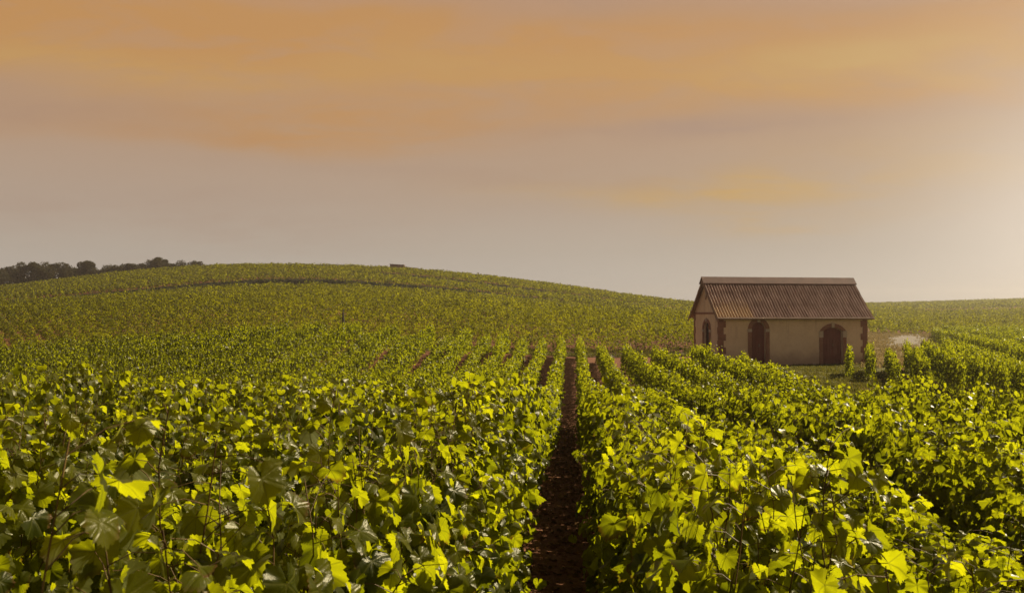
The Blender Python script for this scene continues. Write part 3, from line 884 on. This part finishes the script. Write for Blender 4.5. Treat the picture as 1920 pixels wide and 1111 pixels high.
    pn.build('pane', M['pane'], w)
    # diamond ornament under the gable peak
    cyo, czo = W / 2, H + RISE * .56
    o = MB(); o.prism([(cyo, czo - .24), (cyo + .13, czo), (cyo, czo + .24), (cyo - .13, czo)], [], gf, -.03, .003)
    d = o.build('ornament', M['brick'], root)
    o = MB(); o.prism([(cyo, czo - .13), (cyo + .075, czo + .02), (cyo, czo + .16), (cyo - .075, czo + .02)], [], gf, -.05, -.028)
    o.build('ornament_stone', M['stone'], d)
    # threshold step and plinth strip
    st = MB(); st.box(3.9, 7.3, -.45, -.025, -.25, .03); st.build('doorstep', M['stone'], root)
    # ribbed roof, one slope per part
    ov, oe = .22, .30
    sl = RISE / (W / 2)
    nr = 56
    xs = np.linspace(-ov, L + ov, nr * 6 + 1)
    wav = .042 * np.sin((xs + ov) / (L + 2 * ov) * nr * 2 * math.pi)
    for side in (0, 1):
        m = MB(); rows = 14
        vs = []
        nrm = Vector((0, -RISE if side == 0 else RISE, W / 2)).normalized()
        for j in range(rows):
            t = j / (rows - 1)
            run = -oe + (W / 2 + oe) * t
            z = H + .10 + sl * run
            y = run if side == 0 else W - run
            lap = .03 * (1 - ((t * 3) % 1.0)) if j < rows - 1 else 0
            z -= .035 * math.sin(math.pi * t)
            for x, wv in zip(xs, wav):
                vs.append((x, y + nrm.y * (wv + lap), z + nrm.z * (wv + lap)))
        nx = len(xs)
        fs = [(j * nx + i, j * nx + i + 1, (j + 1) * nx + i + 1, (j + 1) * nx + i) for j in range(rows - 1) for i in range(nx - 1)]
        b = len(vs)
        low = [(x, y - nrm.y * .05, z - nrm.z * .05) for x, y, z in vs]
        fs += [tuple(b + k for k in f[::-1]) for f in fs]
        edge = list(range(nx)) + [(j + 1) * nx - 1 for j in range(1, rows)] + [(rows - 1) * nx + i for i in range(nx - 2, -1, -1)] + [j * nx for j in range(rows - 2, 0, -1)]
        for a, c in zip(edge, edge[1:] + edge[:1]): fs.append((a, c, b + c, b + a))
        m.add(vs + low, fs)
        ro = m.build('roof', M['roof'], root)
        if side == 0:
            rc = MB()
            top = H + .10 + RISE
            for sgn in (-1, 1):
                y1_, z1_ = W / 2 + sgn * .30, top - sl * .30
                q = [(W / 2 + sgn * .001, top + .13), (y1_, z1_ + .10), (y1_, z1_ + .05), (W / 2 + sgn * .001, top + .06)]
                rc.prism(q, [], lambda a, b_, t: (t, a, b_), -ov - .05, L + ov + .04)
            rc.build('ridge_cap', M['ridge'], ro)
            gt = MB(); yy, zz = -oe - .045, H + .10 - sl * oe - .03
            gt.tube([(-ov, yy, zz), (L + ov, yy, zz)], .055, 8); gt.build('gutter', M['trim'], ro)
            # barge boards along the gable
            bb = MB()
            for sgn in (0, 1):
                ya, yb = (-oe, W / 2 - .001) if sgn == 0 else (W + oe, W / 2 + .001)
                za, zb = H + .10 - sl * oe, H + .10 + RISE
                bb.prism([(ya, za - .20), (yb, zb - .20), (yb, zb - .06), (ya, za - .06)], [], gf, -ov - .02, -ov + .02)
            bb.build('barge_board', M['trim'], root)
            ch = MB(); ch.box(.12, .60, W * .60, W * .60 + .5, H + .55, H + 1.66); ch.box(.08, .64, W * .60 - .04, W * .60 + .54, H + 1.661, H + 1.76)
            ch.build('chimney', M['brick'], ro)
    return root
m_, g_, o_ = mat('dark_pane')
p_ = g_.n('ShaderNodeBsdfPrincipled'); p_.inputs['Base Color'].default_value = (.03, .015, .015, 1); p_.inputs['Roughness'].default_value = .25
g_.l(p_.outputs[0], o_.inputs[0]); M['pane'] = m_
M['ridge'] = simple('ridge_sheet', (.17, .092, .072), (.23, .125, .10), 1.5, .75, .2)
house()


# ------------------------------------------------------------------ hut on the crest, post in the hillside
def hut():
    d = 247.0
    a, b = campt(731, d), campt(757, d)
    v = b - a; L = float(np.hypot(*v)); base = g1(*a)
    zt = EYE + (HOR - 494) / FPX * d
    root = tag(empty('field_hut', (a[0], a[1], base), math.atan2(v[1], v[0])), 'small brown hut with flat roof on the crest of the hill', 'hut')
    h = zt - base
    m = MB(); m.box(0, L, 0, 3.0, -.5, h - .25); m.build('wall', M['hut'], root)
    m = MB(); m.prism([(-.08, h - .248), (L + .08, h - .46), (L + .08, h - .30), (-.08, h - .05)], [], lambda p, q, t: (p, t, q), -.1, 3.1); m.build('roof', M['hutroof'], root)
    m = MB(); m.box(L * .3, L * .3 + .8, -.03, .002, 0, min(2.0, h - .6)); m.build('door', M['door'], root)
    m = MB(); m.prism([(L + .005, -.5), (L + 3.6, -.5), (L + 3.6, h - 1.15), (L + .005, h - .85)], [], lambda p, q, t: (p, t, q), .2, 2.6); m.build('lean_to', M['hut'], root)
M['hut'] = simple('hut_boards', (.20, .13, .11), (.26, .17, .14), 2, .9, .2)
M['hutroof'] = simple('hut_roof', (.10, .065, .055), (.13, .085, .07), 2, .85, .1)
hut()
def stake(px, d, ytop, w, label):
    p = campt(px, d); b = g1(*p); zt = EYE + (HOR - ytop) / FPX * d
    m = MB(); m.tube([(0, 0, -.2), (0, 0, (zt - b) * .55), (-.03, 0, zt - b)], [w, w * .85, w * .35], 8)
    o = m.build('wooden_post', M['post']); o.location = (p[0], p[1], b)
    tag(o, label, 'post')
stake(644, 66.5, 580, .12, 'dark grey tapered post standing alone at the foot of the hillside vines')


# ------------------------------------------------------------------ trees beyond the crest
def tree(px, d, ytop, wpx, label, seed, cat='tree', name='tree'):
    r = np.random.default_rng(seed); rp = random.Random(seed)
    p = campt(px, d); b = g1(*p); H = EYE + (HOR - ytop + 4) / FPX * d - b; Wd = wpx / FPX * d
    root = tag(empty(name, (p[0], p[1], b)), label, cat, 'trees beyond the crest of the hill')
    m = MB()
    m.tube([(0, 0, -.4), (rp.gauss(0, .1), 0, H * .3), (rp.gauss(0, .2), rp.gauss(0, .2), H * .75)], [.035 * H, .026 * H, .008 * H], 8)
    limbs = []
    for k in range(7):
        a = k * 2.4 + rp.random(); z0 = H * rp.uniform(.22, .55)
        e = Vector((math.cos(a) * Wd * rp.uniform(.25, .4), math.sin(a) * Wd * rp.uniform(.25, .4), z0 + H * rp.uniform(.15, .3)))
        m.tube([(0, 0, z0), e * .5 + Vector((0, 0, z0 * .5 + .2)), e], [.014 * H, .010 * H, .004 * H], 6); limbs.append(e)
    m.build('trunk', M['tree_bark'], root)
    cl = [(np.array([e.x, e.y, e.z]), rp.uniform(.16, .28) * min(Wd, H)) for e in limbs]
    for k in range(30):
        a = rp.uniform(0, 6.28); rr = math.sqrt(rp.random()) * .42 * Wd; z = H * rp.uniform(.22, .88)
        rr *= math.sqrt(max(.1, 1 - ((z / H - .45) / .5) ** 2))
        cl.append((np.array([math.cos(a) * rr, math.sin(a) * rr, z]), rp.uniform(.10, .2) * min(Wd, H)))
    cl.append((np.array([rp.gauss(0, .05) * Wd, 0, H * .86]), H * .13))
    Q = []; T = []
    for c, s in cl:
        k = 300
        u = r.normal(0, 1, (k, 3)); u /= np.linalg.norm(u, axis=1)[:, None]
        Q.append(c + u * (s * r.uniform(.45, 1.05, k) ** .6)[:, None] * [1.1, 1.1, .85]); T.append(np.clip(r.normal(.4, .25, k), 0, 1))
    Q = np.concatenate(Q); T = np.concatenate(T); n = len(Q)
    V, F, A = place_leaves(3, Q, r.uniform(0, 6.28, n), r.uniform(-.3, 1.3, n), r.normal(0, .6, n), r.uniform(.14, .32, n) * max(.8, H / 9), T, r)
    link('crown', mesh_tris('crown', V, F, [M['leaf_tree']], None, A), root)
TREES = [
    (-30, 262, 503, 95, 'broad dark tree cut by the picture edge at the foot of the tree line'),
    (18, 272, 501, 70, 'dark bushy tree in the tree line just right of the edge one'),
    (62, 262, 494, 85, 'broad dark tree with the widest dome in the tree line'),
    (102, 270, 495, 70, 'dark tree right beside the widest dome of the tree line'),
    (136, 282, 505, 45, 'low dark tree left of the pale pointed tree'),
    (163, 276, 490, 34, 'pale narrow pointed tree rising above its neighbours'),
    (190, 285, 508, 44, 'low scrubby tree right of the pale pointed tree'),
    (215, 280, 499, 46, 'small dark tree midway between pointed tree and tallest round tree'),
    (240, 276, 496, 44, 'small rounded tree second left of the tallest round tree'),
    (264, 280, 496, 36, 'low tree touching the left side of the tallest round tree'),
    (297, 274, 484, 44, 'tallest round dark tree standing on the crest'),
    (318, 284, 496, 28, 'small thin bush touching the right side of the tallest round tree'),
    (360, 286, 491, 74, 'wide low airy tree at the right end of the tree line'),
]
for i, t in enumerate(TREES): tree(*t, seed=900 + i)


# ------------------------------------------------------------------ grass and litter
def tufts(name, label, pts, hgt, blades, material, seed):
    r = np.random.default_rng(seed)
    n = len(pts); rep_ = np.repeat(np.arange(n), blades); m = len(rep_)
    base = np.column_stack([pts, ground(pts[:, 0], pts[:, 1]) + .01])[rep_]
    base[:, :2] += r.normal(0, .05, (m, 2))
    a = r.uniform(0, 6.28, m); h = hgt * r.uniform(.4, 1.2, m); w = h * r.uniform(.07, .14, m) + .004
    lean = r.uniform(.1, .8, m) * h; la = r.uniform(0, 6.28, m)
    sx = np.stack([np.cos(a) * w, np.sin(a) * w, 0 * a], 1)
    mid = base + np.stack([np.cos(la) * lean * .35, np.sin(la) * lean * .35, h * .6], 1)
    tip = base + np.stack([np.cos(la) * lean, np.sin(la) * lean, h * .9], 1)
    V = np.stack([base - sx, base + sx, mid + sx * .6, mid - sx * .6, tip], 1).reshape(-1, 3)
    F = (np.array([(0, 1, 2), (0, 2, 3), (3, 2, 4)])[None] + (np.arange(m) * 5)[:, None, None]).reshape(-1, 3)
    A = np.zeros((len(V), 3)); A[:, 2] = np.repeat(np.clip(r.normal(.45, .25, m), 0, 1), 5)
    return tag(link(name, mesh_tris(name, V, F, [material], None, A)), label, 'grass', kind='stuff')
def scatter(poly, n, seed):
    """random world points in a (px, d) box, denser near the camera"""
    r = np.random.default_rng(seed); (p0, p1), (d0, d1) = poly
    px = r.uniform(p0, p1, n); d = np.sqrt(r.uniform(d0 * d0, d1 * d1, n))
    return Fw[None] * d[:, None] + Rt[None] * ((px - CXP) / FPX * d)[:, None]
def clump(pts, seed, keep=.5):
    r = np.random.default_rng(seed)
    f = np.sin(pts[:, 0] * 1.7 + 1.3 * np.sin(pts[:, 1] * .9)) + np.sin(pts[:, 1] * 2.1 + pts[:, 0] * .6) + r.normal(0, .8, len(pts))
    return pts[f > (.5 - keep) * 3]
M['blade'] = leaf_material('grass_blade', False, (.06, .06, .012), (.13, .11, .03), (.12, .12, .01), (.26, .22, .03), tmix=.4, rough=.6, spec=.2)
M['blade_dry'] = leaf_material('dry_blade', False, (.22, .16, .07), (.36, .27, .13), (.30, .22, .08), (.46, .34, .14), tmix=.3, rough=.7, spec=.15)
def in_house(p):
    a, b = campt(1348, 46.0), campt(1625, 47.5); v = (b - a) / np.hypot(*(b - a)); n = np.array([-v[1], v[0]])
    q = p - a; u, w = q @ v, q @ n
    return (u > -.05) & (u < 8.6) & (w > -.05) & (w < 3.4)
P = clump(scatter(((1380, 1640), (21, 49)), 15000, 1), 2, .75); P = P[~in_house(P)]
tufts('lawn_grass', 'short green grass growing round the foot of the house', P, .10, 5, M['blade'], 3)
P = clump(scatter(((1590, 1800), (44, 112)), 9000, 4), 5, .6)
qx, qd = px_d(P[:, 0], P[:, 1])
P = P[((qx - 1702) / 36) ** 2 + ((qd - 86) / 17) ** 2 > 1 + np.random.default_rng(5).normal(0, .35, len(P))]
tufts('meadow_grass', 'tall dry straw coloured grass on the clearing behind the house', P, .26, 6, M['blade_dry'], 6)
P = clump(scatter(((1480, 2000), (21, 42)), 9000, 7), 8, .45); P = P[~in_house(P)]
tufts('row_weeds', 'green weeds between the vine rows beside the house', P, .16, 6, M['blade'], 9)
P = clump(scatter(((560, 1345), (57.5, 64)), 6000, 10), 11, .5)
tufts('verge_grass', 'grass and weeds along the track at the foot of the hill', P, .22, 6, M['blade'], 12)
def litter():
    r = np.random.default_rng(21); n = 2600
    d = 1.2 + 26 * r.random(n) ** 1.6; x = -.075 + r.normal(0, .26, n)
    q = np.column_stack([x, d, ground(x, d) + .012])
    V, F, A = place_leaves(2, q, r.uniform(0, 6.28, n), r.normal(0, .35, n), r.normal(0, .35, n), r.uniform(.012, .040, n), r.random(n), r)
    tag(link('dry_leaves', mesh_tris('dry_leaves', V, F, [M['dead_leaf']], None, A)), 'dry brown leaves scattered along the dirt path', 'leaves', kind='stuff')
    n = 1500
    d = 1.2 + 26 * r.random(n) ** 1.5; x = -.075 + r.normal(0, .28, n); z = ground(x, d)
    oc = np.array([(1, 0, 0), (-1, 0, 0), (0, 1, 0), (0, -1, 0), (0, 0, 1), (0, 0, -1)], float)
    of = np.array([(0, 2, 4), (2, 1, 4), (1, 3, 4), (3, 0, 4), (2, 0, 5), (1, 2, 5), (3, 1, 5), (0, 3, 5)])
    sc = r.uniform(.006, .026, n)
    V = (oc[None] * r.uniform(.6, 1.3, (n, 6, 1)) * sc[:, None, None] * [1, 1, .7] + np.column_stack([x, d, z + sc * .25])[:, None]).reshape(-1, 3)
    F = (of[None] + (np.arange(n) * 6)[:, None, None]).reshape(-1, 3)
    tag(link('soil_clods', mesh_tris('soil_clods', V, F, [M['soil']])), 'reddish soil clods and pebbles lying on the dirt path', 'clods', kind='stuff')
M['dead_leaf'] = leaf_material('dead_leaf', False, (.10, .045, .018), (.24, .13, .05), (.10, .05, .02), (.2, .1, .03), tmix=.2, rough=.8, spec=.1)
litter()

# ------------------------------------------------------------------ haze over the whole place
def haze():
    m = bpy.data.materials.new('haze'); m.use_nodes = True
    g = NT(m.node_tree); out = g.n('ShaderNodeOutputMaterial')
    v = g.n('ShaderNodeVolumePrincipled')
    v.inputs['Color'].default_value = (1.0, .96, .92, 1); v.inputs['Density'].default_value = .0007; v.inputs['Anisotropy'].default_value = .85
    g.l(v.outputs[0], out.inputs['Volume'])
    b = MB(); b.box(-1010, 1010, -1010, 1010, -25, 26)
    o = b.build('haze', m); tag(o, 'pale warm evening haze lying over the fields', 'haze', kind='stuff')
haze()
